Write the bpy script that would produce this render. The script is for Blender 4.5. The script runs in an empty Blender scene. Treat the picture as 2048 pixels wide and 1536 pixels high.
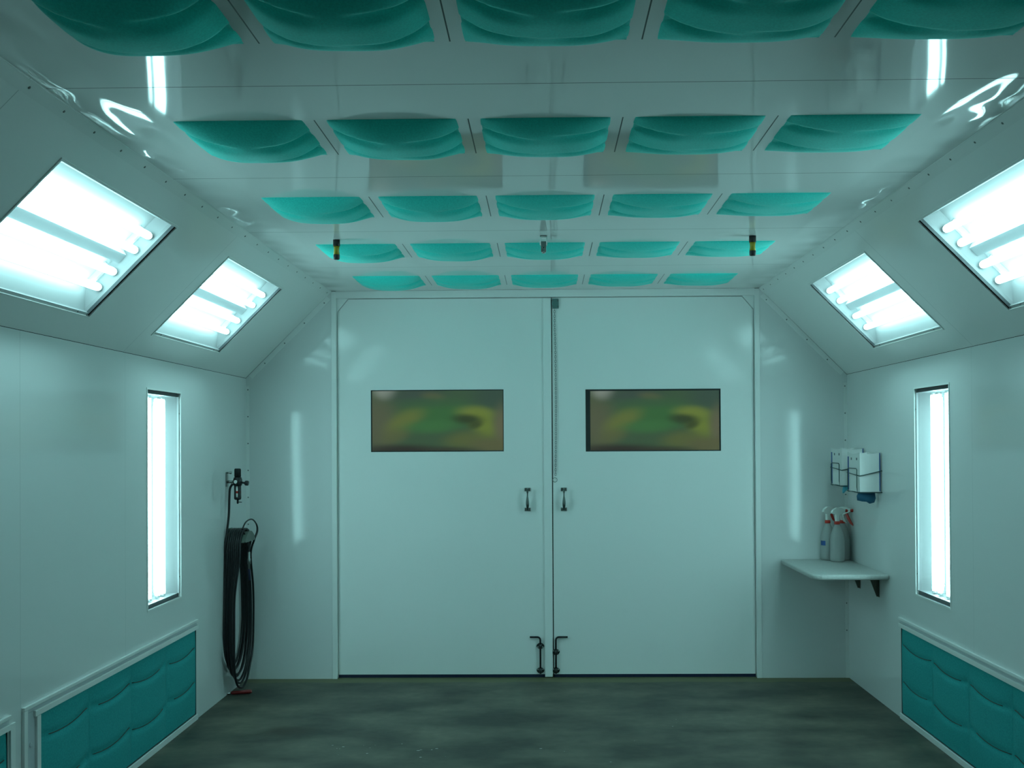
import bpy, bmesh, math, random
from mathutils import Vector, Matrix
random.seed(7)
sc = bpy.context.scene
COL = sc.collection
R2 = 2 ** -.5
W, D, H, HS, CW = 2.2285, 8.03, 2.88, 2.235, 1.586      # half width, door wall, ceiling, wall top, half ceiling
YN = -1.3                                                # wall behind the photographer
SLEN = (W - CW) / R2

# ------------------------------------------------------------------ materials
def mat(name, col=(.8, .8, .8), rough=.5, metal=0., ior=1.5, coat=0., emit=None, strength=0.):
    m = bpy.data.materials.new(name); m.use_nodes = True
    b = m.node_tree.nodes['Principled BSDF']
    b.inputs['Base Color'].default_value = (*col, 1)
    b.inputs['Roughness'].default_value = rough
    b.inputs['Metallic'].default_value = metal
    b.inputs['IOR'].default_value = ior
    b.inputs['Coat Weight'].default_value = coat
    if emit:
        b.inputs['Emission Color'].default_value = (*emit, 1)
        b.inputs['Emission Strength'].default_value = strength
    return m
def N(m, t, **kw):
    n = m.node_tree.nodes.new(t)
    for k, v in kw.items():
        if k in n.inputs: n.inputs[k].default_value = v
        else: setattr(n, k, v)
    return n
def K(m, a, b): m.node_tree.links.new(a, b)
def BS(m): return m.node_tree.nodes['Principled BSDF']
def add_noise_colour(m, c1, c2, scale, detail=6, lo=.35, hi=.65, stretch=(1, 1, 1)):
    g = N(m, 'ShaderNodeNewGeometry'); mp = N(m, 'ShaderNodeMapping'); mp.inputs['Scale'].default_value = stretch
    K(m, g.outputs['Position'], mp.inputs['Vector'])
    n = N(m, 'ShaderNodeTexNoise', Scale=scale, Detail=detail); K(m, mp.outputs[0], n.inputs['Vector'])
    r = N(m, 'ShaderNodeValToRGB'); r.color_ramp.elements[0].position = lo; r.color_ramp.elements[1].position = hi
    r.color_ramp.elements[0].color = (*c1, 1); r.color_ramp.elements[1].color = (*c2, 1)
    K(m, n.outputs['Fac'], r.inputs['Fac']); K(m, r.outputs['Color'], BS(m).inputs['Base Color'])
    return r
def add_bump(m, scale, dist, strength=1., detail=2, stretch=(1, 1, 1), edge=None):
    g = N(m, 'ShaderNodeNewGeometry'); mp = N(m, 'ShaderNodeMapping'); mp.inputs['Scale'].default_value = stretch
    K(m, g.outputs['Position'], mp.inputs['Vector'])
    n = N(m, 'ShaderNodeTexNoise', Scale=scale, Detail=detail, Roughness=.45); K(m, mp.outputs[0], n.inputs['Vector'])
    h = n.outputs['Fac']
    if edge:      # the sheet buckles more along its fixed edges: a second, larger wave there
        x0, x1, s2, k, st2 = edge
        sp = N(m, 'ShaderNodeSeparateXYZ'); K(m, g.outputs['Position'], sp.inputs[0])
        ab = N(m, 'ShaderNodeMath', operation='ABSOLUTE'); K(m, sp.outputs['X'], ab.inputs[0])
        mr = N(m, 'ShaderNodeMapRange', interpolation_type='SMOOTHSTEP'); K(m, ab.outputs[0], mr.inputs['Value'])
        mr.inputs['From Min'].default_value = x0; mr.inputs['From Max'].default_value = x1
        mp2 = N(m, 'ShaderNodeMapping'); mp2.inputs['Scale'].default_value = st2; K(m, g.outputs['Position'], mp2.inputs['Vector'])
        n2 = N(m, 'ShaderNodeTexNoise', Scale=s2, Detail=1.); K(m, mp2.outputs[0], n2.inputs['Vector'])
        mu = N(m, 'ShaderNodeMath', operation='MULTIPLY'); K(m, mr.outputs[0], mu.inputs[0]); K(m, n2.outputs['Fac'], mu.inputs[1])
        ma = N(m, 'ShaderNodeMath', operation='MULTIPLY_ADD'); K(m, mu.outputs[0], ma.inputs[0]); ma.inputs[1].default_value = k
        K(m, h, ma.inputs[2]); h = ma.outputs[0]
    b = N(m, 'ShaderNodeBump'); b.inputs['Strength'].default_value = strength; b.inputs['Distance'].default_value = dist
    K(m, h, b.inputs['Height']); K(m, b.outputs[0], BS(m).inputs['Normal'])

LAMP = (.50, 1., 1.01)
M = {}
M['ceil'] = mat('white_gloss_ceiling', (.86, .86, .85), .05, ior=1.5)
add_bump(M['ceil'], 1.3, .010, 1., 1, (1, .8, 1), edge=(1.36, 1.56, 2.4, 3.4, (1.2, 1.0, 1)))
M['wall'] = mat('white_enamel_wall', (.76, .76, .76), .075, ior=1.34)
add_bump(M['wall'], 1.1, .006, 1., 1)
M['slope'] = mat('white_enamel_slope', (.88, .88, .87), .11, ior=1.4)
add_bump(M['slope'], 1.1, .006, 1., 1)
M['door'] = mat('white_gloss_door', (.90, .90, .89), .10, ior=1.46)
add_bump(M['door'], 1.6, .006, 1., 1)
M['trim'] = mat('white_trim', (.86, .86, .85), .22)
M['seam'] = mat('grey_seam', (.10, .11, .11), .6)
M['seam2'] = mat('faint_wall_seam', (.50, .51, .51), .6)
M['darkgap'] = mat('dark_gap', (.03, .035, .035), .8)
M['gasket'] = mat('dark_gasket', (.11, .12, .13), .5)
M['screw'] = mat('dark_screw', (.20, .21, .21), .5, .6)
M['reflector'] = mat('satin_reflector', (.46, .46, .47), .4)
M['reflector2'] = mat('satin_wall_reflector', (.48, .48, .49), .4)
M['channel'] = mat('grey_ballast_cover', (.55, .57, .60), .4)
M['channel2'] = mat('dull_ballast_cover', (.20, .21, .215), .5)
M['lamp'] = mat('slope_fluorescent_tube', (.8, .8, .8), .3, emit=LAMP, strength=8.0)
M['lamp2'] = mat('wall_fluorescent_tube', (.8, .8, .8), .3, emit=LAMP, strength=11.5)
M['cap'] = mat('lamp_cap', (.7, .7, .7), .35, .6)
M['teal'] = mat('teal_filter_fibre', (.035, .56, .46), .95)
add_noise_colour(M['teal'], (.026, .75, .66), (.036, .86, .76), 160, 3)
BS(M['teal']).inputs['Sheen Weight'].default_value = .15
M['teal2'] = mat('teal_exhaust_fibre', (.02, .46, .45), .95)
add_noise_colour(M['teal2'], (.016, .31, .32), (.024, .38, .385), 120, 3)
M['wire'] = mat('brown_wire', (.05, .04, .03), .6)
M['navy'] = mat('navy_rubber', (.008, .014, .05), .6)
M['black'] = mat('black_rubber', (.006, .007, .009), .45)
M['blackplastic'] = mat('black_plastic', (.012, .013, .016), .4)
M['chrome'] = mat('polished_chrome', (.40, .41, .40), .16, 1.)
M['grip'] = mat('dark_polished_steel', (.13, .16, .15), .28, 1.)
M['brk'] = mat('black_bracket_steel', (.035, .042, .042), .4, .3)
M['steel'] = mat('dull_steel', (.30, .32, .31), .38, 1.)
M['zinc'] = mat('zinc_plate', (.20, .30, .30), .42, .7)
M['zincscrew'] = mat('zinc_screw', (.45, .48, .47), .35, .5)
M['bolt'] = mat('black_bolt_steel', (.008, .010, .014), .35, .2)
M['hang'] = mat('hanger_paint', (.10, .13, .11), .4)
M['red'] = mat('dark_red_plastic', (.22, .012, .012), .4)
M['redtrig'] = mat('red_trigger', (.62, .035, .02), .35)
M['whiteplastic'] = mat('white_plastic', (.85, .85, .82), .35)
M['amber'] = mat('amber_plastic', (.42, .36, .02), .2)
M['shelf'] = mat('grey_laminate', (.46, .47, .46), .45)
add_noise_colour(M['shelf'], (.44, .45, .44), (.49, .50, .485), 60, 3)
M['bracket'] = mat('bracket_steel', (.14, .13, .11), .5, .4)
M['card'] = mat('white_carton', (.80, .79, .78), .55)
M['cardblue'] = mat('blue_print_and_shade', (.03, .10, .33), .5)
M['greenwire'] = mat('dark_green_wire', (.012, .05, .05), .4)
M['glove'] = mat('blue_glove', (.02, .13, .24), .6)
M['tissue'] = mat('pale_blue_wipe', (.10, .46, .60), .8)
M['fleck'] = mat('white_paint_fleck', (.7, .7, .68), .7)
# translucent bottle
m = mat('milky_plastic', (.66, .67, .66), .5); BS(m).inputs['Transmission Weight'].default_value = .5; M['bottle'] = m
# cover glass: mostly clear, thin reflection
m = bpy.data.materials.new('clear_cover_glass'); m.use_nodes = True; nt = m.node_tree; nt.nodes.clear()
o_ = nt.nodes.new('ShaderNodeOutputMaterial'); mx = nt.nodes.new('ShaderNodeMixShader'); tr = nt.nodes.new('ShaderNodeBsdfTransparent')
gl = nt.nodes.new('ShaderNodeBsdfGlossy'); gl.inputs['Roughness'].default_value = .02; fr = nt.nodes.new('ShaderNodeFresnel'); fr.inputs['IOR'].default_value = 1.35
ge = nt.nodes.new('ShaderNodeNewGeometry'); mk = nt.nodes.new('ShaderNodeMath'); mk.operation = 'SUBTRACT'; mk.use_clamp = True; nt.links.new(fr.outputs[0], mk.inputs[0]); nt.links.new(ge.outputs['Backfacing'], mk.inputs[1]); nt.links.new(mk.outputs[0], mx.inputs[0]); nt.links.new(tr.outputs[0], mx.inputs[1]); nt.links.new(gl.outputs[0], mx.inputs[2]); nt.links.new(mx.outputs[0], o_.inputs[0])
M['glass'] = m
# concrete floor
m = mat('stained_concrete', (.15, .16, .13), .55); M['floor'] = m
r = add_noise_colour(m, (.037, .042, .033), (.136, .131, .097), 1.9, 10, .36, .70, (1, 1.5, 1))
g = N(m, 'ShaderNodeNewGeometry'); sp = N(m, 'ShaderNodeSeparateXYZ'); K(m, g.outputs['Position'], sp.inputs[0])
n2 = N(m, 'ShaderNodeTexNoise', Scale=14., Detail=6.); K(m, g.outputs['Position'], n2.inputs['Vector'])
mul = N(m, 'ShaderNodeMix', data_type='RGBA', blend_type='MULTIPLY'); mul.inputs[0].default_value = .55
K(m, r.outputs[0], mul.inputs[6]); K(m, n2.outputs['Fac'], mul.inputs[7])
sc2 = N(m, 'ShaderNodeMix', data_type='RGBA', blend_type='MULTIPLY'); sc2.inputs[0].default_value = 1.; K(m, mul.outputs[2], sc2.inputs[6]); sc2.inputs[7].default_value = (1.38, 1.38, 1.38, 1)
# bare yellowish strip at the foot of the doors, with a wobbling edge
nz = N(m, 'ShaderNodeTexNoise', Scale=3.); K(m, g.outputs['Position'], nz.inputs['Vector'])
ad = N(m, 'ShaderNodeMath', operation='MULTIPLY_ADD'); K(m, nz.outputs['Fac'], ad.inputs[0]); ad.inputs[1].default_value = .10; K(m, sp.outputs['Y'], ad.inputs[2])
mr = N(m, 'ShaderNodeMapRange', interpolation_type='SMOOTHSTEP'); K(m, ad.outputs[0], mr.inputs['Value']); mr.inputs['From Min'].default_value = 7.93; mr.inputs['From Max'].default_value = 7.97
mr.inputs['To Max'].default_value = .75
st = N(m, 'ShaderNodeMix', data_type='RGBA'); K(m, mr.outputs[0], st.inputs[0]); K(m, sc2.outputs[2], st.inputs[6]); st.inputs[7].default_value = (.15, .15, .065, 1)
# the round dark oil stain
vm = N(m, 'ShaderNodeMapping', vector_type='TEXTURE'); vm.inputs['Location'].default_value = (-1.53, 6.63, 0); vm.inputs['Scale'].default_value = (.17, .13, 9)
n3 = N(m, 'ShaderNodeTexNoise', Scale=6.); K(m, g.outputs['Position'], n3.inputs['Vector'])
v1 = N(m, 'ShaderNodeMix', data_type='RGBA', blend_type='ADD'); v1.inputs[0].default_value = .10; K(m, g.outputs['Position'], v1.inputs[6]); K(m, n3.outputs['Color'], v1.inputs[7])
K(m, v1.outputs[2], vm.inputs['Vector']); ln = N(m, 'ShaderNodeVectorMath', operation='LENGTH'); K(m, vm.outputs[0], ln.inputs[0])
m3 = N(m, 'ShaderNodeMapRange', interpolation_type='SMOOTHSTEP'); K(m, ln.outputs['Value'], m3.inputs['Value']); m3.inputs['From Min'].default_value = .3; m3.inputs['From Max'].default_value = 1.3
m3.inputs['To Min'].default_value = .9; m3.inputs['To Max'].default_value = 0.
s2 = N(m, 'ShaderNodeMix', data_type='RGBA'); K(m, m3.outputs[0], s2.inputs[0]); K(m, st.outputs[2], s2.inputs[6]); s2.inputs[7].default_value = (.034, .028, .018, 1)
K(m, s2.outputs[2], BS(m).inputs['Base Color'])
bp = N(m, 'ShaderNodeBump'); bp.inputs['Distance'].default_value = .004; bp.inputs['Strength'].default_value = .5; K(m, n2.outputs['Fac'], bp.inputs['Height']); K(m, bp.outputs[0], BS(m).inputs['Normal'])

def srgb(*c): return tuple(((x / 255) / 12.92 if x / 255 <= .04045 else ((x / 255 + .055) / 1.055) ** 2.4) for x in c)
# blurred green and olive outside view, painted as glow onto the window panes
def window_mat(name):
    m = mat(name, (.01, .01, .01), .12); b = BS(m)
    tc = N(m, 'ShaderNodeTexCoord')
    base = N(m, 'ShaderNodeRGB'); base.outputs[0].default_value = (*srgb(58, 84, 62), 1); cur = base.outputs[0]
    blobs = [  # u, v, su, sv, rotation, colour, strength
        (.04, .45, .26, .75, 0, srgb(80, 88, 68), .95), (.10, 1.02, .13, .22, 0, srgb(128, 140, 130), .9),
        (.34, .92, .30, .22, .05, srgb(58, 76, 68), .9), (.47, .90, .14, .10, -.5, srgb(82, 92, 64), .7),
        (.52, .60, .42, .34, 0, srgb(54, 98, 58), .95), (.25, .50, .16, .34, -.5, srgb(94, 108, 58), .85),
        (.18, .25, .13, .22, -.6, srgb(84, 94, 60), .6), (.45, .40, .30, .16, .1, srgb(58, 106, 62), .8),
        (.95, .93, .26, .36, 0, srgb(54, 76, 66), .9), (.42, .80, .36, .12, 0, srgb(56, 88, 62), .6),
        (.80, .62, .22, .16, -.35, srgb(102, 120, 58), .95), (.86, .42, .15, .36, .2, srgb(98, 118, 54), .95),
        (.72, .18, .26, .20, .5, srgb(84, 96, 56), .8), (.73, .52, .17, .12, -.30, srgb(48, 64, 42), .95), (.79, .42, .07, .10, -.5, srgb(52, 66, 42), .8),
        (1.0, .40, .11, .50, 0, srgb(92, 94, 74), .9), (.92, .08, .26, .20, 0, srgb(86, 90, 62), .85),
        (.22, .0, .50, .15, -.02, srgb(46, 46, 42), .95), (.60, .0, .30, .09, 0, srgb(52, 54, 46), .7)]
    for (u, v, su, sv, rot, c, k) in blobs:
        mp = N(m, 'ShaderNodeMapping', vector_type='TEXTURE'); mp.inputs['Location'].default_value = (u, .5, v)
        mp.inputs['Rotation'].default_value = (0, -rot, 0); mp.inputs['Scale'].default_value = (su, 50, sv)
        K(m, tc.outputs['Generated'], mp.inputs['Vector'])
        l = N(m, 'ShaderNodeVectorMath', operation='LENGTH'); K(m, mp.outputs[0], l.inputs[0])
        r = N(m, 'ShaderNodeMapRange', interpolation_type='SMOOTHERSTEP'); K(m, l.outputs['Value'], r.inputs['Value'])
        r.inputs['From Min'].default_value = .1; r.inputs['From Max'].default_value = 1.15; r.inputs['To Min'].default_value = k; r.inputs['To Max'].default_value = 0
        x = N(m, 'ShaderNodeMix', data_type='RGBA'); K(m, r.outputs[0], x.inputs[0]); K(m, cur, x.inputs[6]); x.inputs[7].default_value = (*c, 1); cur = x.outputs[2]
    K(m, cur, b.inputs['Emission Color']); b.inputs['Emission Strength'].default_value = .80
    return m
M['view'] = window_mat('painted_view_glow')

# ------------------------------------------------------------------ mesh helpers
ORG = {}
class MB:
    def __init__(s): s.v = []; s.f = []; s.m = []; s.sm = []
    def add(s, verts, faces, mi=0, smooth=False):
        o = len(s.v); s.v += [tuple(p) for p in verts]
        for f in faces: s.f.append([i + o for i in f]); s.m.append(mi); s.sm.append(smooth)
        return s
    def box(s, lo, hi, mi=0, fn=None):
        (a, b, c), (d, e, f) = lo, hi
        p = [(a, b, c), (d, b, c), (d, e, c), (a, e, c), (a, b, f), (d, b, f), (d, e, f), (a, e, f)]
        if fn: p = [fn(*q) for q in p]
        return s.add(p, [(0, 3, 2, 1), (4, 5, 6, 7), (0, 1, 5, 4), (1, 2, 6, 5), (2, 3, 7, 6), (3, 0, 4, 7)], mi)
    def prism(s, poly, axis, lo, hi, mi=0):
        n = len(poly); ins = lambda p, t: {'x': (t, p[0], p[1]), 'y': (p[0], t, p[1]), 'z': (p[0], p[1], t)}[axis]
        v = [ins(p, lo) for p in poly] + [ins(p, hi) for p in poly]
        return s.add(v, [list(range(n))[::-1], list(range(n, 2 * n))] + [(i, (i + 1) % n, n + (i + 1) % n, n + i) for i in range(n)], mi)
    def tube(s, path, r, n=8, mi=0, closed=False, flat=None):
        P = [Vector(p) for p in path]; L = len(P); rings = []; up = None
        for i in range(L):
            if closed: t = P[(i + 1) % L] - P[i - 1]
            else: t = P[min(i + 1, L - 1)] - P[max(i - 1, 0)]
            t.normalize()
            if up is None:
                up = Vector((0, 0, 1)) if abs(t.z) < .9 else Vector((1, 0, 0))
            a = up - t * up.dot(t)
            if a.length < 1e-6: a = t.orthogonal()
            a.normalize(); up = a; b = t.cross(a)
            rr = r[i] if isinstance(r, (list, tuple)) else r
            rings.append([P[i] + a * (rr * math.cos(6.2832 * k / n)) + b * (rr * math.sin(6.2832 * k / n)) for k in range(n)])
        v = [q for g in rings for q in g]; f = []
        for i in range(L if closed else L - 1):
            j = (i + 1) % L
            for k in range(n): f.append((i * n + k, i * n + (k + 1) % n, j * n + (k + 1) % n, j * n + k))
        s.add(v, f, mi, True)
        if not closed:
            s.add(rings[0], [list(range(n))], mi); s.add(rings[-1], [list(range(n))[::-1]], mi)
        return s
    def lathe(s, prof, org, axis=(0, 0, 1), n=20, mi=0):
        ax = Vector(axis).normalized(); a = ax.orthogonal().normalized(); b = ax.cross(a); o = Vector(org); v = []; f = []
        for (r, t) in prof:
            for k in range(n): v.append(o + ax * t + a * (r * math.cos(6.2832 * k / n)) + b * (r * math.sin(6.2832 * k / n)))
        for i in range(len(prof) - 1):
            for k in range(n): f.append((i * n + k, i * n + (k + 1) % n, (i + 1) * n + (k + 1) % n, (i + 1) * n + k))
        s.add(v, f, mi, True)
        if prof[0][0] > 1e-5: s.add(v[:n], [list(range(n))[::-1]], mi)
        if prof[-1][0] > 1e-5: s.add(v[-n:], [list(range(n))], mi)
        return s
    def sphere(s, c, r, n=12, mi=0, sc_=(1, 1, 1)):
        pr = [(max(1e-6, r * math.sin(math.pi * i / n)), -r * math.cos(math.pi * i / n)) for i in range(n + 1)]
        k = len(s.v); s.lathe(pr, (0, 0, 0), n=n * 2, mi=mi)
        for i in range(k, len(s.v)):
            x, y, z = s.v[i]; s.v[i] = (c[0] + x * sc_[0], c[1] + y * sc_[1], c[2] + z * sc_[2])
        return s
    def grid(s, fn, nu, nv, mi=0, smooth=True):
        v = [fn(i / nu, j / nv) for j in range(nv + 1) for i in range(nu + 1)]
        f = [(j * (nu + 1) + i, j * (nu + 1) + i + 1, (j + 1) * (nu + 1) + i + 1, (j + 1) * (nu + 1) + i) for j in range(nv) for i in range(nu)]
        return s.add(v, f, mi, smooth)
    def build(s, name, mats, parent=None, bevel=0., seg=2, recalc=True, **tags):
        o = Vector(ORG.get(parent.name, (0, 0, 0))) if parent else Vector(tags.pop('at', (0, 0, 0)))
        me = bpy.data.meshes.new(name)
        me.from_pydata([Vector(p) - o for p in s.v], [], s.f)
        for m_ in (mats if isinstance(mats, (list, tuple)) else [mats]): me.materials.append(m_)
        me.polygons.foreach_set('material_index', s.m); me.polygons.foreach_set('use_smooth', s.sm)
        if recalc:
            bm = bmesh.new(); bm.from_mesh(me); bmesh.ops.remove_doubles(bm, verts=bm.verts, dist=1e-6)
            bmesh.ops.recalc_face_normals(bm, faces=bm.faces); bm.to_mesh(me); bm.free()
        ob = bpy.data.objects.new(name, me); COL.objects.link(ob)
        if parent: ob.parent = parent
        else: ob.location = o
        ORG[ob.name] = tuple(o)
        if bevel:
            b = ob.modifiers.new('Bevel', 'BEVEL'); b.width = bevel; b.segments = seg; b.limit_method = 'ANGLE'; b.angle_limit = .6
        for k, val in tags.items(): ob[k] = val
        return ob
def empty(name, loc, **tags):
    o = bpy.data.objects.new(name, None); COL.objects.link(o); o.location = loc; o.empty_display_size = .05
    ORG[o.name] = tuple(loc)
    for k, v in tags.items(): o[k] = v
    return o
def catmull(pts, n=6, closed=False):
    P = [Vector(p) for p in pts]; L = len(P); out = []
    rng = range(L) if closed else range(L - 1)
    for i in rng:
        p0 = P[i - 1] if (closed or i > 0) else P[0]; p1 = P[i]; p2 = P[(i + 1) % L]; p3 = P[(i + 2) % L] if (closed or i + 2 < L) else P[-1]
        for k in range(n):
            t = k / n
            out.append(.5 * ((2 * p1) + (p2 - p0) * t + (2 * p0 - 5 * p1 + 4 * p2 - p3) * t * t + (3 * p1 - p0 - 3 * p2 + p3) * t ** 3))
    if not closed: out.append(P[-1])
    return out
def panel(name, fn, ub, vb, mats, hole=lambda u, v: False, groove=lambda u, v: False, tags=None):
    """sheet cut into cells at the breaks: holes are left out, grooves get the seam material"""
    ub = sorted(set(round(x, 5) for x in ub)); vb = sorted(set(round(x, 5) for x in vb)); mb = MB()
    v = [fn(u, w) for w in vb for u in ub]; n = len(ub); f = []; mi = []
    for j in range(len(vb) - 1):
        for i in range(n - 1):
            cu, cv = (ub[i] + ub[i + 1]) / 2, (vb[j] + vb[j + 1]) / 2
            if hole(cu, cv): continue
            mb.f.append([j * n + i, j * n + i + 1, (j + 1) * n + i + 1, (j + 1) * n + i]); mb.m.append(1 if groove(cu, cv) else 0); mb.sm.append(False)
    mb.v = [tuple(p) for p in v]
    return mb.build(name, mats, **(tags or {'kind': 'structure'}))

# ------------------------------------------------------------------ room shell
XB = [(-1.3055, -.8535), (-.766, -.314), (-.2265, .2265), (.314, .766), (.8535, 1.3055)]
YB = [(2.585 + 1.183 * k, 3.040 + 1.183 * k) for k in range(5)]
gs = .0022
xseam = [(XB[i][1] + XB[i + 1][0]) / 2 for i in range(4)]
yseam = [YB[i][1] + .364 for i in range(4)]
ub = [-CW, CW] + [x for p in XB for x in p] + [s + d for s in xseam for d in (-gs, gs)]
vb = [YN, D] + [y for p in YB for y in p] + [s + d for s in yseam for d in (-gs, gs)]
def ceil_hole(u, v): return any(a < u < b for a, b in XB) and any(a < v < b for a, b in YB)
def ceil_groove(u, v): return any(abs(v - s) < gs for s in yseam) or (any(abs(u - s) < gs for s in xseam) and any(a < v < b for a, b in YB))
panel('ceiling', lambda u, v: (u, v, H), ub, vb, [M['ceil'], M['seam']], ceil_hole, ceil_groove)

MB().grid(lambda u, v: ((u - .5) * 2 * W, YN + v * (D + .25 - YN), 0), 1, 1).build('floor', M['floor'], kind='structure')

FA = [(3.79, 4.99), (5.815, 7.015)]                # slope lamps along the room
FS = (.178, .757)
GAP = .02
def slope_fn(sg): return lambda y, s, d=0.: (sg * (CW + s * R2 + d * R2), y, H - s * R2 + d * R2)
for sg, side in ((-1, 'left'), (1, 'right')):
    fn = slope_fn(sg)
    ys = [YN, D] + [q for p in FA for q in p] + [5.676, 5.680, 3.3, 3.304]
    panel('wall_slope_' + side, lambda u, v, fn=fn: fn(u, v), ys, [0, SLEN, *FS], [M['slope'], M['seam2']],
          lambda u, v: FS[0] < v < FS[1] and any(a < u < b for a, b in FA), lambda u, v: 5.676 < u < 5.680 or 3.3 < u < 3.304)
WY, WZ = (6.02, 6.57), (.822, 2.056)
EX = (4.71, 6.86); EZ = (.03, .575)
EX2 = (2.29, 4.44)
for sg, side in ((-1, 'left'), (1, 'right')):
    ys = [YN, D, *WY, *EX, *EX2] + [5.700, 5.703, 4.549, 4.552]
    panel('wall_' + side, lambda u, v, sg=sg: (sg * W, u, v), ys, [0, HS, *WZ, *EZ], [M['wall'], M['seam2']],
          lambda u, v: (WY[0] < u < WY[1] and WZ[0] < v < WZ[1]) or (EZ[0] < v < EZ[1] and (EX[0] < u < EX[1] or (EX2[0] < u < EX2[1] and sg < 0))),
          lambda u, v: v > .65 and (5.700 < u < 5.703 or 4.549 < u < 4.552))
# plenum behind the exhaust openings and above the ceiling pads, so no opening shows nothing
mb = MB()
for sg in (-1, 1):
    for y0, y1 in ((EX, EX2) if sg < 0 else (EX,)):
        x = sg * (W + .12); v = [(x, y0, EZ[0]), (x, y1, EZ[0]), (x, y1, EZ[1]), (x, y0, EZ[1])]; x = sg * W
        v += [(x, y0, EZ[0]), (x, y1, EZ[0]), (x, y1, EZ[1]), (x, y0, EZ[1])]
        mb.add(v, [(0, 1, 2, 3), (0, 1, 5, 4), (1, 2, 6, 5), (2, 3, 7, 6), (3, 0, 4, 7)])
mb.build('wall_duct', M['gasket'], kind='structure')
# door wall: two flanks; front wall behind the photographer
mb = MB()
for sg in (-1, 1):
    mb.add([(sg * 1.588, D, 0), (sg * W, D, 0), (sg * W, D, HS), (sg * 1.588, D, H - (1.588 - CW))], [(0, 1, 2, 3)])
mb.build('wall_back', M['wall'], kind='structure')
MB().add([(-W, YN, 0), (W, YN, 0), (W, YN, HS), (CW, YN, H), (-CW, YN, H), (-W, YN, HS)], [(0, 1, 2, 3, 4, 5)]).build('wall_front', M['wall'], kind='structure')

# door frame
JX, HZ = 1.552, 2.826
for i, sg in enumerate((-1, 1)):
    MB().box((min(sg * JX, sg * 1.588), D - .007, 0), (max(sg * JX, sg * 1.588), D + .16, H - .003)).build('trim_%d' % (i + 1), M['trim'], bevel=.002, kind='structure')
mb = MB().box((-JX, D - .007, HZ), (JX, D + .16, H - .001))
for sg in (-1, 1): mb.prism([(sg * JX, HZ), (sg * (JX - .085), HZ), (sg * JX, HZ - .102)], 'y', D + .02, D + .16)
mb.build('trim_3', M['trim'], kind='structure')
# corner strips with screws: ceiling to slope, door wall to slope, door wall to side wall
def strip(no, lo, hi, fn, screws):
    t = MB().box(lo, hi, fn=fn).build('trim_%d' % no, M['trim'], kind='structure')
    for (a, b, c) in screws:
        p = Vector(fn(a, b, c)); q = Vector(fn(a, b, c + .001)); ax = (p - q).normalized()
        MB().lathe([(.0052, -.001), (.0052, .001), (.0035, .0025)], p, ax, 8).build('screw', M['screw'], t)
no = 4
for sg in (-1, 1):
    fn = slope_fn(sg)
    strip(no, (YN, .004, -.003), (D, .052, .001), fn, [(2.6 + .243 * k, .027, -.003) for k in range(23)]); no += 1
for sg in (-1, 1):
    fs = slope_fn(sg)
    fn = lambda a, b, c, fs=fs: (lambda q: (q[0], D + c, q[2]))(fs(0, a, -b))
    strip(no, (.05, .002, -.003), (SLEN - .03, .040, .001), fn, [(.10 + .21 * k, .024, -.003) for k in range(4)]); no += 1
for sg in (-1, 1):
    fn = lambda a, b, c, sg=sg: (sg * (W - b), D + c, a)
    strip(no, (0, .0, -.003), (HS - .06, .026, .001), fn, [(.35 + .2 * k, .016, -.003) for k in range(10)]); no += 1

# ------------------------------------------------------------------ doors
DF = D + .035                                       # face of the leaves
def plate_with_hole(mb, outer, hole, y0, y1):
    """door leaf: polygon with a rectangular window hole, front, back, rims"""
    x0, x1, z0, z1 = hole; n = len(outer)
    def ring(y): return [(p[0], y, p[1]) for p in outer]
    bm = bmesh.new()
    for y in (y0, y1):
        ov = [bm.verts.new((p[0], y, p[1])) for p in outer]; hv = [bm.verts.new(p) for p in ((x0, y, z0), (x1, y, z0), (x1, y, z1), (x0, y, z1))]
        es = [bm.edges.new((ov[i], ov[(i + 1) % n])) for i in range(n)] + [bm.edges.new((hv[i], hv[(i + 1) % 4])) for i in range(4)]
        bmesh.ops.triangle_fill(bm, use_beauty=True, edges=es)
    bm.verts.ensure_lookup_table(); bm.verts.index_update()
    mb.add([v.co[:] for v in bm.verts], [[v.index for v in f.verts] for f in bm.faces]); bm.free()
    o = len(mb.v); V = [(p[0], y, p[1]) for y in (y0, y1) for p in outer]
    mb.add(V, [(i, (i + 1) % n, n + (i + 1) % n, n + i) for i in range(n)])
    hp = [(x0, z0), (x1, z0), (x1, z1), (x0, z1)]
    mb.add([(p[0], y, p[1]) for y in (y0, y1) for p in hp], [(i, (i + 1) % 4, 4 + (i + 1) % 4, 4 + i) for i in range(4)])
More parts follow.
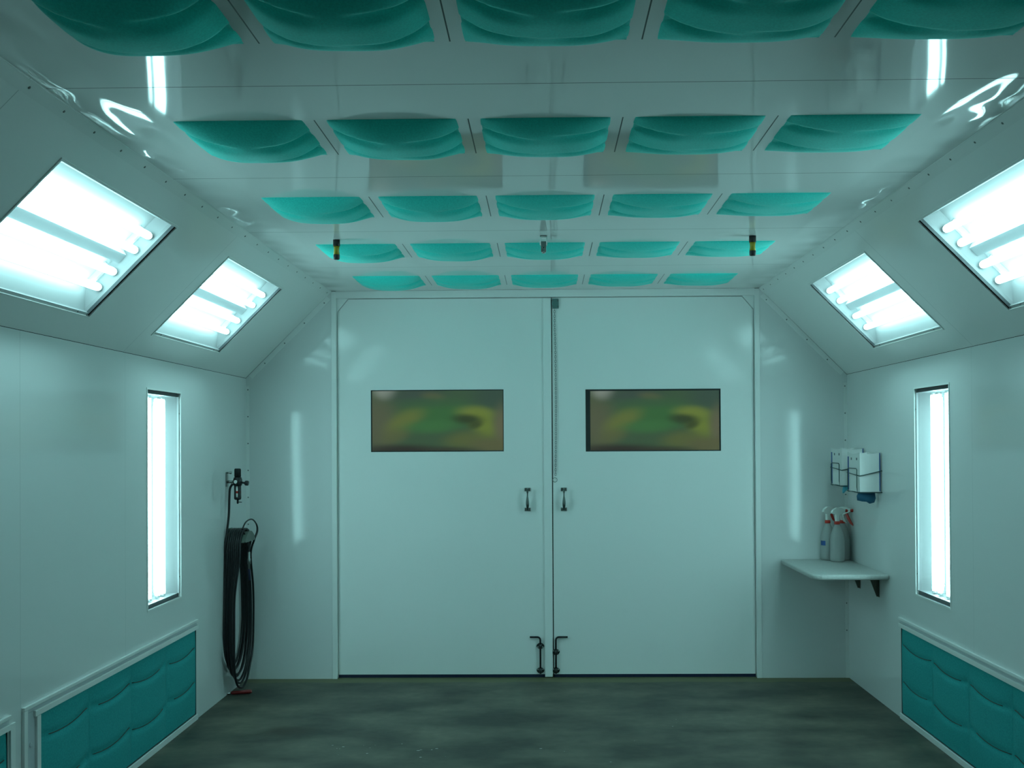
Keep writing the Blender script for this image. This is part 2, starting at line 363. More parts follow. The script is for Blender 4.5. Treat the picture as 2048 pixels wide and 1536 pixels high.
def make_door(no, x_out, x_in, sg, win, label):
    t = empty('door_%d' % no, ((x_out + x_in) / 2, DF + .02, 0), kind='structure', label=label, category='door')
    zb = .024; zt = HZ - .003; c = .0835
    outer = [(x_in, zb), (x_in, zt), (x_out - sg * c, zt), (x_out, zt - c * 1.195), (x_out, zb)]
    mb = MB(); plate_with_hole(mb, outer, win, DF, DF + .045); mb.build('door_leaf', M['door'], t)
    x0, x1, z0, z1 = win
    # gasket ring set inside the hole, thicker on the left side of the right window
    gl_ = .036 if sg > 0 else .007; gr = .006 if sg < 0 else .010; gt = .006 if sg < 0 else .012; gb = .008; y0, y1 = DF + .012, DF + .036
    mb = MB(); mb.box((x0, y0, z0), (x0 + gl_, y1, z1)); mb.box((x1 - gr, y0, z0), (x1, y1, z1)); mb.box((x0 + gl_, y0, z0), (x1 - gr, y1, z0 + gb)); mb.box((x0 + gl_, y0, z1 - gt), (x1 - gr, y1, z1))
    mb.build('window_gasket', M['darkgap'], t)
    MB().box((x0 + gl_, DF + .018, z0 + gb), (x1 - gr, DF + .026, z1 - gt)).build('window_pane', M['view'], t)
    MB().box((min(x_in, x_out), DF + .004, .0), (max(x_in, x_out), DF + .03, .024)).build('bottom_seal', M['navy'], t)
    # pull handle
    hx = sg * .135; zc = 1.322
    y = DF - .042
    prof = [(.0045, -.072), (.006, -.062), (.0105, -.050), (.0125, -.030), (.0115, -.010), (.0085, .010), (.0055, .028), (.0050, .045), (.0075, .058), (.0085, .066), (.005, .074)]
    mb = MB(); mb.lathe(prof, (hx, y, zc), n=16)
    for s in (-1, 1):
        mb.tube([(hx, y, zc + s * .070), (hx, y + .008, zc + s * .074), (hx, DF - .006, zc + s * .076)], [.0055, .0065, .008], 10)
    h = mb.build('door_handle', M['grip'], t)
    for s in (-1, 1):
        MB().box((hx - .023, DF - .006, zc + s * .074 - .013), (hx + .023, DF, zc + s * .074 + .013)).build('mounting_plate', M['steel'], h, bevel=.002)
        for k in (-1, 1):
            MB().lathe([(.0042, 0), (.0042, .0015), (.002, .003)], (hx + k * .016, DF - .006, zc + s * .074), (0, -1, 0), 10).build('screw', M['screw'], h)
    # cane bolt
    bx = -.046 if sg < 0 else .069; ex = -.124 if sg < 0 else .157; yb = DF - .016
    ztop = .302; r = .022; dx = math.copysign(1, ex - bx)
    path = [(bx, yb, .03)] + [(bx, yb, ztop - r)] + [(bx + dx * r * (1 - math.cos(a)), yb, ztop - r + r * math.sin(a)) for a in (.4, .8, 1.2)] + [(bx + dx * r, yb, ztop), (ex, yb, ztop)]
    cb = MB().tube(path, .0068, 10).build('cane_bolt', M['bolt'], t)
    zz = (.232, .055) if sg < 0 else (.191, .055)
    for i, z in enumerate(zz):
        up = -1 if (i == 0 and sg < 0) else 1
        pts = []
        for k in range(24):
            a = 6.2832 * k / 24; rx = .026 * (1 + .12 * math.cos(2 * a)); rz = .020 if math.sin(a) * up > 0 else .026
            pts.append((bx + rx * math.cos(a), z + rz * math.sin(a)))
        mb = MB().prism(pts, 'y', DF - .004, DF)
        mb.lathe([(.0115, -.016), (.0115, .016)], (bx, yb, z), n=14)
        br = mb.build('bolt_bracket', M['brk'], cb)
        for k in (-1, 1):
            MB().lathe([(.0062, 0), (.0062, .003), (.003, .0045)], (bx + k * .018, DF - .004, z + up * .006), (0, -1, 0), 10).build('screw', M['zincscrew'], cb)
    return t
GX = .051
dl = make_door(1, -1.5495, GX - .003, -1, (-1.302, -.310, 1.681, 2.143), 'left leaf of the white double doors, with the overlapping edge strip')
dr = make_door(2, 1.5490, GX + .004, 1, (.300, 1.304, 1.676, 2.139), 'right leaf of the white double doors, with the pull chain')
MB().box((-.012, DF - .012, .006), (GX - .006, DF + .001, HZ - .006)).build('edge_strip', M['door'], dl, bevel=.002)
# chain bolt on the right leaf
bxp = MB().box((GX + .003, DF - .016, 2.742), (GX + .054, DF, 2.815))
cbolt = bxp.build('chain_bolt', M['zinc'], dr, bevel=.003)
for dx in (.009, .047):
    for z in (2.757, 2.800):
        MB().lathe([(.0055, 0), (.0055, .002), (.003, .004)], (GX + .001 + dx, DF - .016, z), (0, -1, 0), 10).build('screw', M['screw'], cbolt)
mb = MB(); z = 2.735; k = 0; cx = GX + .022
while z > 1.492:
    a0 = k % 2; pts = []
    sway = .007 * math.sin((2.735 - z) * 2.4)
    for j in range(10):
        a = 6.2832 * j / 10; u_ = .0052 * math.cos(a); w_ = .0115 * math.sin(a)
        pts.append((cx + sway + (u_ if a0 else .0), DF - .009 + (0 if a0 else u_), z + w_))
    mb.tube(pts, .0017, 5, closed=True); z -= .0168; k += 1
mb.build('pull_chain', M['steel'], cbolt)
MB().tube([(cx - .003 + .0165 * math.cos(6.2832 * j / 24), DF - .006, 1.467 + .0165 * math.sin(6.2832 * j / 24)) for j in range(24)], .002, 6, closed=True).build('pull_ring', M['steel'], cbolt)

# ------------------------------------------------------------------ light fixtures
def fixture(fn, a, b, tubes, label, group, flare, lip, ends, lamp='lamp', refl='reflector', tr=.0185):
    """fn(a, b, d): a along the tubes, b across them, d into the wall"""
    a0, a1 = a; b0, b1 = b; dp = .092
    t = empty('light_fixture', fn((a0 + a1) / 2, (b0 + b1) / 2, 0), label=label, category='light fixture', group=group)
    g = .022                                         # dark groove at the ends
    A0, A1 = a0 + g, a1 - g
    f0, f1 = flare
    mb = MB()
    rim = [(A0, b0), (A1, b0), (A1, b1), (A0, b1)]; bot = [(A0 + .006, b0 + f0), (A1 - .006, b0 + f0), (A1 - .006, b1 - f1), (A0 + .006, b1 - f1)]
    V = [fn(p[0], p[1], .014) for p in rim] + [fn(p[0], p[1], dp) for p in bot]
    mb.add(V, [(4, 5, 6, 7)] + [(i, (i + 1) % 4, 4 + (i + 1) % 4, 4 + i) for i in range(4)])
    mb.build('reflector', M[refl], t)
    for (p, q) in ((a0, A0), (A1, a1)):
        MB().add([fn(p, b0, 0), fn(p, b1, 0), fn(p, b1, .016), fn(p, b0, .016), fn(q, b0, .016), fn(q, b1, .016)], [(0, 1, 2, 3), (3, 2, 5, 4)]).build('end_groove', M['gasket'], t)
    # raised rim around the opening
    e = .010
    mb = MB()
    for lo, hi in (((a0 - e, b0 - e, -.004), (a1 + e, b0, .016)), ((a0 - e, b1, -.004), (a1 + e, b1 + e, .016)), ((a0 - e, b0, -.004), (a0, b1, .002)), ((a1, b0, -.004), (a1 + e, b1, .002))):
        mb.box(lo, hi, fn=fn)
    mb.build('rim', M['trim'], t)
    # lip inside one long edge, holding the glass
    for (p, q) in lip:
        l_ = MB().box((A0, p, .004), (A1, q, .014), fn=fn).build('glass_lip', M[refl], t)
        for aa in (A0 + .10, A1 - .10):
            c0 = Vector(fn(aa, (p + q) / 2, .004)); ax = (c0 - Vector(fn(aa, (p + q) / 2, .006))).normalized()
            MB().lathe([(.005, -.001), (.005, .0015), (.003, .0025)], c0, ax, 8).build('screw', M['screw'], l_)
    MB().box((A0, b0 + .002, .0145), (A1, b1 - .002, .0175), fn=fn).build('cover_glass', M['glass'], t)
    bm_ = (tubes[1] + tubes[2]) / 2
    mb = MB(); w1, w0 = .026, .036
    V = [fn(x, bm_ + q, d) for x in (A0 + .02, A1 - .02) for (q, d) in ((-w0, dp - .001), (-w1, dp - .034), (w1, dp - .034), (w0, dp - .001))]
    mb.add(V, [(0, 1, 5, 4), (1, 2, 6, 5), (2, 3, 7, 6), (0, 3, 2, 1), (4, 5, 6, 7)]); mb.build('ballast_cover', M['channel' if lamp == 'lamp' else 'channel2'], t)
    e0, e1 = ends
    for bt in tubes:
        n = 10; p = Vector(fn(e0, bt, .048)); q = Vector(fn(e1, bt, .048))
        L = (q - p).length; ax = (q - p).normalized()
        tb = MB().lathe([(tr - .002, .012), (tr, .020), (tr, L - .020), (tr - .002, L - .012)], p, ax, 14).build('fluorescent_tube', M[lamp], t)
        MB().lathe([(tr - .001, 0), (tr - .001, .0125)], p, ax, 14).build('end_cap', M['cap'], tb); MB().lathe([(tr - .001, L - .0125), (tr - .001, L)], p, ax, 14).build('end_cap', M['cap'], tb)
    for (i, j) in ((0, 1), (2, 3)):                  # lampholder bars behind each pair
        for x0, x1 in ((e0 + .03, e0 + .052), (e1 - .052, e1 - .03)):
            MB().box((x0, tubes[i] - .012, .066), (x1, tubes[j] + .012, dp - .0005), fn=fn).build('lamp_holder', M['channel'], t)
    return t
LBL = {(-1, 0): 'large bright light fixture on the left slope, cut by the photo edge', (-1, 1): 'smaller looking bright light fixture on the left slope, nearer the doors',
       (1, 0): 'large bright light fixture on the right slope, cut by the photo edge', (1, 1): 'smaller looking bright light fixture on the right slope, nearer the doors'}
for sg in (-1, 1):
    for k in (0, 1):
        fn = slope_fn(sg)
        fixture(fn, FA[k], FS, (.290, .382, .522, .622), LBL[(sg, k)], 'four tube lights set in the slopes', (.03, .09), [(FS[1] - .014, FS[1] - .001)], (FA[k][0] + .030, FA[k][1] - .030))
    fn = lambda a, b, d=0., sg=sg: (sg * (W + d), b, a)
    fixture(fn, WZ, WY, (6.082, 6.170, 6.306, 6.394), 'tall bright light fixture standing upright in the %s wall' % ('left' if sg < 0 else 'right'), 'upright four tube lights in the side walls', (.0, .085), [(WY[1] - .016, WY[1] - .001)], (WZ[0] + .03, WZ[1] - .03), 'lamp2', 'reflector2', .0160)

# ------------------------------------------------------------------ ceiling filter pads
ROWS = ['row farthest from the doors', 'second row from the photo top', 'middle row', 'last row but one', 'row nearest the doors']
COLS = ['leftmost', 'second from left', 'middle pad', 'second from right', 'rightmost']
def sstep(x): x = max(0., min(1., x)); return x * x * (3 - 2 * x)
def pad(x0, x1, y0, y1, amp, seed):
    rnd = random.Random(seed); n = 64
    cr = [(-1, .20 + rnd.uniform(-.03, .03), .26 + rnd.uniform(-.05, .05), .38), (-1, .62 + rnd.uniform(-.03, .03), .20 + rnd.uniform(-.05, .05), .42),
          (1, .27 + rnd.uniform(-.03, .03), -.16 + rnd.uniform(-.05, .05), .40), (1, .66 + rnd.uniform(-.03, .03), -.14 + rnd.uniform(-.05, .05), .46), (1, .95, -.05, .3)]
    ph = rnd.uniform(0, 6)
    def fn(u, v):
        X = abs(2 * u - 1); Y = abs(2 * v - 1)
        h = amp * (1 - X ** 3.0) * (1 - Y ** 3.0)
        h += amp * .10 * math.sin(3.1 * u + ph) * math.sin(5.3 * v + ph) * (1 - X ** 2) * (1 - Y ** 2)
        for side, vc, sl, ln in cr:
            du = u if side < 0 else 1 - u
            w = v - (vc + (abs(sl) * (du if sl > 0 else -du) * .5))
            g = math.exp(-(w / .014) ** 2) if w < 0 else math.exp(-(w / .075) ** 2)
            h -= (.014 + amp * .20) * g * (1 - sstep((du - .10) / ln)) * sstep(Y * -6 + 6.0) * sstep(du / .02)
        h = max(h, 0.0)
        return (x0 - .006 + u * (x1 - x0 + .012), y0 - .006 + v * (y1 - y0 + .012), H + .003 - h - .005 * (1 - X ** 40) * (1 - Y ** 40))
    mb = MB().grid(fn, n, n)
    mb.box((x0 - .006, y0 - .006, H + .0035), (x1 + .006, y1 + .006, H + .02))
    return mb
amp_col = [.068, .060, .050, .042, .037]
for j, (y0, y1) in enumerate(YB):
    for i, (x0, x1) in enumerate(XB):
        amp = amp_col[i] * (1.22, 1.02, .96, .86, .66)[j] + (0, 0, 0, 0, .012)[j]
        lab = 'teal ceiling filter pad, %s of the %s' % (COLS[i], ROWS[j])
        if COLS[i] == 'middle pad': lab = 'teal ceiling filter pad, middle one of the %s' % ROWS[j]
        pad(x0, x1, y0, y1, amp, 10 * j + i).build('ceiling_filter', M['teal'], at=((x0 + x1) / 2, (y0 + y1) / 2, H), label=lab, category='filter', group='teal filter pads in the ceiling')

# ------------------------------------------------------------------ exhaust units in the side walls
def exhaust(sg, E, npad, show, label, padlabel, with_post):
    y0, y1 = E
    fn = lambda a, b, c: (sg * (W - c), a, b)        # along the wall, height, out of the wall
    t = empty('exhaust_vent', fn((y0 + y1) / 2, 0, 0), label=label, category='filter frame', group='frames around the low wall filters')
    def bx(lo, hi, name, m_, bev=.0015): MB().box(lo, hi, fn=fn).build(name, m_, t, bevel=bev)
    ya, yb = y0 - (.05 if with_post else .0), y1 + .008
    bx((ya, EZ[1] - .002, .0005), (yb, EZ[1] + .024, .014), 'top_rail', M['trim'])
    bx((y0 - .12, EZ[1] + .024, .0005), (yb, EZ[1] + .044, .003), 'rail_slot', M['channel'])
    bx((y0 - .15, EZ[1] + .044, .0005), (yb, EZ[1] + .060, .014), 'top_lip', M['trim'])
    bx((y0, .0, .0005), (yb, EZ[0] + .004, .010), 'bottom_rail', M['trim'])
    if with_post:
        bx((y0 - .035, .0, .0005), (y0, EZ[1] - .003, .014), 'side_rail', M['trim'])
        p = MB().box((y0 - .120, .0, .0005), (y0 - .036, EZ[1] + .023, .003), fn=fn).build('post_plate', M['channel'], t)
        for z in (.18, .46): MB().lathe([(.010, 0), (.010, .003), (.006, .004)], fn(y0 - .078, z, .003), (-sg, 0, 0), 10).build('screw', M['channel'], p)
        bx((y0 - .152, .0, .0005), (y0 - .121, EZ[1] + .043, .014), 'post', M['trim'])
        
    else:
        bx((y1 + .009, .0, .0005), (y1 + .05, EZ[1] + .02, .010), 'side_rail', M['trim'])
    edges = [y0 + (y1 - y0) * k / npad for k in range(npad + 1)]
    for k in range(npad):
        if k not in show: continue
        a, b = edges[k], edges[k + 1]; rnd = random.Random(100 * (sg + 2) + k + npad)
        wires = [(.80 + rnd.uniform(-.02, .02), .06, rnd.uniform(.2, .7)), (.36 + rnd.uniform(-.02, .03), .06, rnd.uniform(.2, .7))]
        def surf(u, v, wires=wires):
            X = abs(2 * u - 1); Y = abs(2 * v - 1)
            h = -.008 + .014 * (1 - X ** 2.2 * .7) * (1 - Y ** 6)
            for (wz, sag, sk) in wires:
                w = v - (wz - sag * 4 * u * (1 - u) * (.6 + .4 * sk)); h -= .009 * math.exp(-(w / .03) ** 2) * sstep(u / .06) * sstep((1 - u) / .06)
            return h
        mb = MB().grid(lambda u, v: fn(a + .001 + u * (b - a - .002), EZ[0] + .0045 + v * (EZ[1] - EZ[0] - .007), surf(u, v)), 40, 40)
        mb.box((a + .001, EZ[0] + .0045, -.05), (b - .001, EZ[1] - .0025, -.019), fn=fn)
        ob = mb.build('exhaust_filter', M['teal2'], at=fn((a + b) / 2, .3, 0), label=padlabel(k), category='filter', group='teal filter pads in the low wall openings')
        for (wz, sag, sk) in wires:
            u0, u1 = (.06 + .2 * rnd.random(), .97) if rnd.random() < .6 else (.05, .80 + .15 * rnd.random())
            pts = []
            for i in range(15):
                u = u0 + (u1 - u0) * i / 14; v = wz - sag * 4 * u * (1 - u) * (.6 + .4 * sk)
                pts.append(fn(a + .001 + u * (b - a - .002), EZ[0] + .0045 + v * (EZ[1] - EZ[0] - .007), surf(u, v) + .0012))
            MB().tube(pts, .0022, 6).build('crease_wire', M['wire'], ob)
nth = ['nearest the photographer', 'second from the doors but one', 'second from the doors', 'nearest the doors']
exhaust(-1, EX, 4, {0, 1, 2, 3}, 'white frame around the four teal filters low in the left wall',
        lambda k: 'teal exhaust filter pad in the left wall frame, ' + ['fourth from the doors', 'third from the doors', 'second from the doors', 'nearest the doors'][k], True)
exhaust(1, EX, 4, {0, 1, 2, 3}, 'white frame around the teal filters low in the right wall',
        lambda k: 'teal exhaust filter pad in the right wall frame, ' + ['fourth from the doors', 'third from the doors', 'second from the doors', 'nearest the doors'][k], True)
exhaust(-1, EX2, 4, {3}, 'second white filter frame cut by the lower left photo corner',
        lambda k: 'sliver of teal exhaust filter pad at the lower left photo corner', False)

# ------------------------------------------------------------------ things on the ceiling
for x, y, w in ((-1.159, 6.0, 'left'), (1.146, 5.985, 'right')):
    t = empty('ceiling_nozzle', (x, y, H), label='small amber and black cylinder hanging from the ceiling on the %s' % w, category='nozzle', group='amber and black cylinders under the ceiling')
    MB().lathe([(.0185, -.036), (.0195, -.034), (.0195, -.0005)], (x, y, H), n=18).build('collar', M['blackplastic'], t)
    MB().lathe([(.0175, -.082), (.0145, -.060), (.0165, -.036)], (x, y, H), n=18).build('amber_body', M['amber'], t)
    MB().lathe([(.0130, -.110), (.0175, -.106), (.0180, -.084), (.0170, -.0805)], (x, y, H), n=18).build('end_cap', M['blackplastic'], t)
x, y = -.007, 5.94
t = empty('ceiling_hook', (x, y, H), label='shiny steel swivel bracket hanging from the ceiling centre', category='hook')
MB().box((x - .020, y - .022, H - .004), (x + .020, y + .022, H)).build('base_plate', M['chrome'], t, bevel=.001)
mb = MB()
for s in (-1, 1): mb.prism([(y - .018, H - .004), (y + .018, H - .004), (y + .012, H - .052), (y - .012, H - .052)], 'x', x + s * .017 - .002, x + s * .017 + .002)
mb.build('cheek_plates', M['chrome'], t, bevel=.001)
MB().tube([(x - .022, y, H - .040), (x + .022, y, H - .040)], .0045, 12).build('pin', M['steel'], t)
mb = MB().box((x - .0145, y - .011, H - .086), (x + .0145, y + .011, H - .030)); mb.lathe([(.006, 0), (.006, .004), (.0035, .006)], (x, y - .011, H - .066), (0, -1, 0), 12)
sb = mb.build('swivel_block', M['steel'], t, bevel=.004)
MB().lathe([(.0035, 0), (.0035, .0075)], (x, y - .011, H - .066), (0, -1, 0), 10).build('hole', M['darkgap'], sb)
MB().lathe([(.010, -.094), (.012, -.086)], (x, y, H), n=14).build('end_nut', M['chrome'], t)

# ------------------------------------------------------------------ air line in the left corner
rx, ry = -2.150, 7.53
t = empty('air_regulator', (rx, ry, 1.33), label='black air filter regulator with sight bowl on the left wall', category='regulator')
MB().lathe([(.024, 1.455), (.030, 1.460), (.031, 1.500), (.027, 1.508), (.027, 1.514)], (rx, ry, 0), n=20).build('body', M['blackplastic'], t)
mb = MB(); mb.lathe([(.0215, 1.5145), (.0215, 1.572), (.019, 1.576)], (rx, ry, 0), n=20)
for k in range(20): mb.box((-.0012, .0205, 1.520), (.0012, .0228, 1.570), fn=lambda a, b, c, k=k: (rx + a * math.cos(k * .314) - b * math.sin(k * .314), ry + a * math.sin(k * .314) + b * math.cos(k * .314), c))
mb.build('adjusting_knob', M['blackplastic'], t)
mb = MB()
for k in range(4):
    a = .78 + k * 1.5708; mb.box((rx + .019 * math.cos(a) - .006, ry + .019 * math.sin(a) - .006, 1.374), (rx + .019 * math.cos(a) + .006, ry + .019 * math.sin(a) + .006, 1.455))
mb.lathe([(.018, 1.358), (.024, 1.363), (.0255, 1.376)], (rx, ry, 0), n=18); mb.build('bowl_guard', M['blackplastic'], t)
b_ = MB().lathe([(.016, 1.376), (.0175, 1.380), (.0175, 1.455)], (rx, ry, 0), n=18).build('sight_bowl', M['whiteplastic'], t)
MB().lathe([(.0178, 1.404), (.0182, 1.406), (.0182, 1.418), (.0178, 1.420)], (rx, ry, 0), n=18).build('red_band', M['redtrig'], b_)
MB().lathe([(.005, 1.330), (.007, 1.335), (.007, 1.358)], (rx, ry, 0), n=12).tube([(rx, ry, 1.342), (rx + .030, ry - .004, 1.341)], .0028, 8).build('drain_valve', M['bolt'], t)
mb = MB().tube([(rx + .028, ry, 1.478), (rx + .052, ry, 1.475)], .0075, 12); mb.lathe([(.013, 0), (.0175, .006), (.0175, .020), (.0150, .026)], (rx + .050, ry, 1.475), (1, 0, -.1), 18); mb.build('side_valve', M['blackplastic'], t)
mb = MB().box((-W + .0005, ry - .02, 1.45), (-W + .006, ry + .02, 1.55)); mb.tube([(-W + .004, ry, 1.483), (rx - .026, ry, 1.483)], .010, 12); mb.build('wall_bracket', M['steel'], t)
mb = MB().tube([(-W + .0065, ry - .01, 1.547), (rx - .045, ry - .01, 1.547)], .0065, 10); mb.lathe([(.010, 0), (.010, .012)], (rx - .052, ry - .01, 1.547), (1, 0, 0), 6); mb.build('inlet_nipple', M['chrome'], t)
MB().lathe([(.017, 1.4835), (.0172, 1.4835)], (rx, ry - .0175, 0), n=4)
g_ = MB().lathe([(.014, 0), (.014, .008), (.0125, .010)], (rx - .004, ry - .026, 1.484), (-.15, -1, 0), 18).build('gauge', M['chrome'], t)
MB().lathe([(.0115, 0), (.0115, .0015)], (rx - .004 - .0015, ry - .0360, 1.484), (-.15, -1, 0), 18).build('gauge_face', M['whiteplastic'], g_)
# saddle hanger
hc, hr = 7.605, .132
t = empty('hose_hanger', (-W, hc, 1.08), label='dark saddle shaped hose hanger on the left wall', category='hose hanger')
arc = [(hc - hr + 2 * hr * k / 16, 1.068 + .064 * math.sin(math.pi * k / 16) ** .8) for k in range(17)]
poly = arc + [(p[0], p[1] - .006) for p in reversed(arc)]
MB().prism(poly, 'x', -W + .0005, -2.088).build('saddle', M['hang'], t)
arc2 = [(hc + (p[0] - hc) * 1.0, p[1] + .004) for p in arc]
MB().prism(arc2 + [(hc + hr * .9, 1.062), (hc - hr * .9, 1.062)], 'x', -2.088, -2.083).build('front_plate', M['hang'], t)
MB().prism([(hc - hr, 1.05), (hc + hr, 1.05), (hc + hr * .9, 1.10), (hc + .05, 1.155), (hc - .05, 1.155), (hc - hr * .9, 1.10)], 'x', -W + .0004, -W + .004).build('back_plate', M['hang'], t)
# one long coiled hose
pts = []; NL = 8
pts += [(-2.178, ry - .02, 1.470), (-2.196, ry - .024, 1.440), (-2.200, ry - .028, 1.38), (-2.203, ry - .034, 1.25), (-2.212, ry - .048, 1.14), (-2.216, 7.462, 1.06), (-2.216, 7.446, .95)]
rnd = random.Random(3)
for i in range(NL):
    x = -2.213 + .0098 * i; zb = [.190, .160, .172, .118, .134, .092, .072, .040][i]; e = rnd.uniform(-.010, .010); xm = lambda f: x + .0098 * f
    w = [.0, .004, .008, .010, .006, .014, .018, .050][i]
    pts += [(xm(.1), 7.420 + e, .70), (xm(.16), 7.402 + e, .46), (xm(.2), 7.402 + e * .5, zb + .21), (xm(.25), 7.425, zb + .11), (xm(.29), 7.475, zb + .040), (xm(.33), 7.555, zb + .004), (xm(.37), 7.63, zb), (xm(.41), 7.72, zb + .036), (xm(.45), 7.795, zb + .12), (xm(.48), 7.835 + w * .7, zb + .24), (xm(.52), 7.842 + w, .52), (xm(.58), 7.828 + w, .72), (xm(.66), 7.785 + w * .6, .95)]
    if i < NL - 1:
        xm = lambda f: -2.213 + (x + .0098 * f + 2.213) * 1.42
        pts += [(xm(.72), 7.752, 1.062), (xm(.78), 7.690, 1.128), (xm(.84), 7.605, 1.148), (xm(.9), 7.520, 1.128), (xm(.96), 7.462, 1.062), (xm(1.), 7.440, .94)]
    else:
        pts += [(-2.100, 7.775, 1.06), (-2.090, 7.815, 1.115), (-2.094, 7.810, 1.165), (-2.102, 7.72, 1.208), (-2.112, 7.60, 1.198), (-2.120, 7.535, 1.150)]
path = catmull(pts, 5)
rr = [.0080 - .0028 * sstep((k_ / len(path) - .972) / .012) for k_ in range(len(path))]
hose = MB().tube(path, rr, 8).build('air_hose', M['black'], at=(-2.15, 7.6, .04), label='long black air hose coiled in loops over the wall hanger', category='hose')
# hose tail inside the coil with its steel coupler
MB().tube(catmull([(-2.112, 7.53, 1.140), (-2.086, 7.565, 1.05), (-2.080, 7.560, .99)], 5), .0062, 8).build('hose_tail', M['black'], hose)
MB().lathe([(.006, 0), (.0085, -.004), (.0085, -.045), (.0105, -.048), (.0105, -.085), (.0075, -.088), (.0065, -.12)], (-2.080, 7.560, .992), n=14).build('coupler', M['steel'], hose)
MB().lathe([(.0055, 0), (.0085, -.006), (.0085, -.075), (.006, -.082)], (-2.080, 7.560, .873), (-.03, -.06, 1), 14).build('coupler_sleeve', M['navy'], hose)
# red handled tool on the floor
t = empty('red_tool', (-2.135, 7.545, 0), label='short red handled tool with a steel tip on the floor under the hose', category='tool')
a = Vector((-2.200, 7.522, .0145)); ax = Vector((.137, .048, 0)).normalized()
MB().lathe([(.008, 0), (.0115, .006), (.0130, .030), (.0120, .060), (.0145, .100), (.0140, .132), (.009, .142)], a, ax, 16).build('handle', M['red'], t)
MB().lathe([(.0025, -.030), (.0042, -.026), (.0050, -.008), (.0070, 0)], a + Vector((0, 0, -.003)), ax, 12).build('steel_tip', M['chrome'], t)

# ------------------------------------------------------------------ shelf corner on the right
SX0, SX1, SY0, SY1, SZ = 1.730, W - .001, 7.07, D - .004, .876
def rounded(x0, x1, y0, y1, r, n=8):
    p = [(x1, y0), (x1, y1), (x0, y1)]
    return p + [(x0 + r - r * math.cos(a), y0 + r - r * math.sin(a)) for a in [1.5708 * k / n for k in range(n + 1)]]
t = empty('corner_shelf', (SX1, SY1, SZ - .036), label='grey rounded shelf in the right corner by the doors', category='shelf')
MB().prism(rounded(SX0, SX1, SY0, SY1, .075), 'z', SZ - .036, SZ).build('shelf_board', M['shelf'], t, bevel=.014, seg=4)
for y in (7.305, 7.74):
    mb = MB().prism([(W - .001, SZ - .0365), (W - .30, SZ - .0365), (W - .30, SZ - .044), (W - .062, SZ - .052), (W - .016, SZ - .175), (W - .001, SZ - .175)], 'y', y - .002, y + .002)
    mb.box((W - .004, y - .014, SZ - .178), (W - .001, y + .014, SZ - .0365))
    mb.build('shelf_bracket', M['bracket'], t)
# spray bottles: body, red collar, trigger head
def spray(x, y, ang, label, blue, tcol='redtrig', ts=1.):
    t = empty('spray_bottle', (x, y, SZ), label=label, category='spray bottle', group='spray bottles on the corner shelf')
    b = MB().lathe([(.042, .001), (.050, .006), (.0515, .02), (.0515, .155), (.047, .19), (.033, .232), (.0185, .262), (.0165, .275)], (x, y, SZ), n=24).build('bottle_body', M['bottle'], t)
    if blue:
        c_, s_ = math.cos(blue), math.sin(blue)
        MB().grid(lambda u, v: (x + .0521 * math.cos(blue + (u - .5) * .9), y + .0521 * math.sin(blue + (u - .5) * .9), SZ + .108 + v * .034), 6, 2).build('blue_label', M['cardblue'], b)
    MB().lathe([(.0195, .268), (.0205, .271), (.0205, .286), (.018, .289)], (x, y, SZ), n=20).build('collar', M['redtrig'], t)
    c, s = math.cos(ang), math.sin(ang)
    f = lambda a, w, z: (x + a * c - w * s, y + a * s + w * c, SZ + z)
    mb = MB()
    prof = [(-.014, .2895), (.014, .2895), (.014, .330), (.030, .338), (.064, .352), (.066, .372), (.030, .388), (-.010, .388), (-.040, .372), (-.050, .352), (-.038, .344), (-.016, .338)]
    V = [f(a, w, z) for w in (-.010, .010) for a, z in prof]; n = len(prof)
    mb.add(V, [list(range(n))[::-1], list(range(n, 2 * n))] + [(i, (i + 1) % n, n + (i + 1) % n, n + i) for i in range(n)])
    mb.build('spray_head', M['whiteplastic'], t, bevel=.003)
    mb = MB(); tp = [(.030, .340), (.040, .346), (.052, .320), (.064, .296), (.078, .280), (.074, .276), (.056, .288), (.040, .312)]; tp = [(.046 + (q[0] - .046) * ts, .345 + (q[1] - .345) * ts) for q in tp]
    V = [f(a, w, z) for w in (-.0075, .0075) for a, z in tp]; n = len(tp)
    mb.add(V, [list(range(n))[::-1], list(range(n, 2 * n))] + [(i, (i + 1) % n, n + (i + 1) % n, n + i) for i in range(n)])
    mb.build('trigger', M[tcol], t, bevel=.002)
    MB().lathe([(.010, 0), (.011, .004), (.011, .018), (.008, .022)], f(.066, 0, .362), (c, s, .12), 14).build('nozzle', M['redtrig'], t)
spray(2.062, 7.965, .55, 'spray bottle at the left on the corner shelf, blue mark on its body', -2.6)
spray(2.100, 7.850, .35, 'spray bottle in front on the corner shelf, with a red collar', None, 'whiteplastic')
spray(2.168, 7.955, -.75, 'spray bottle at the back of the corner shelf, its red trigger pointing right', None, 'redtrig', 1.35)

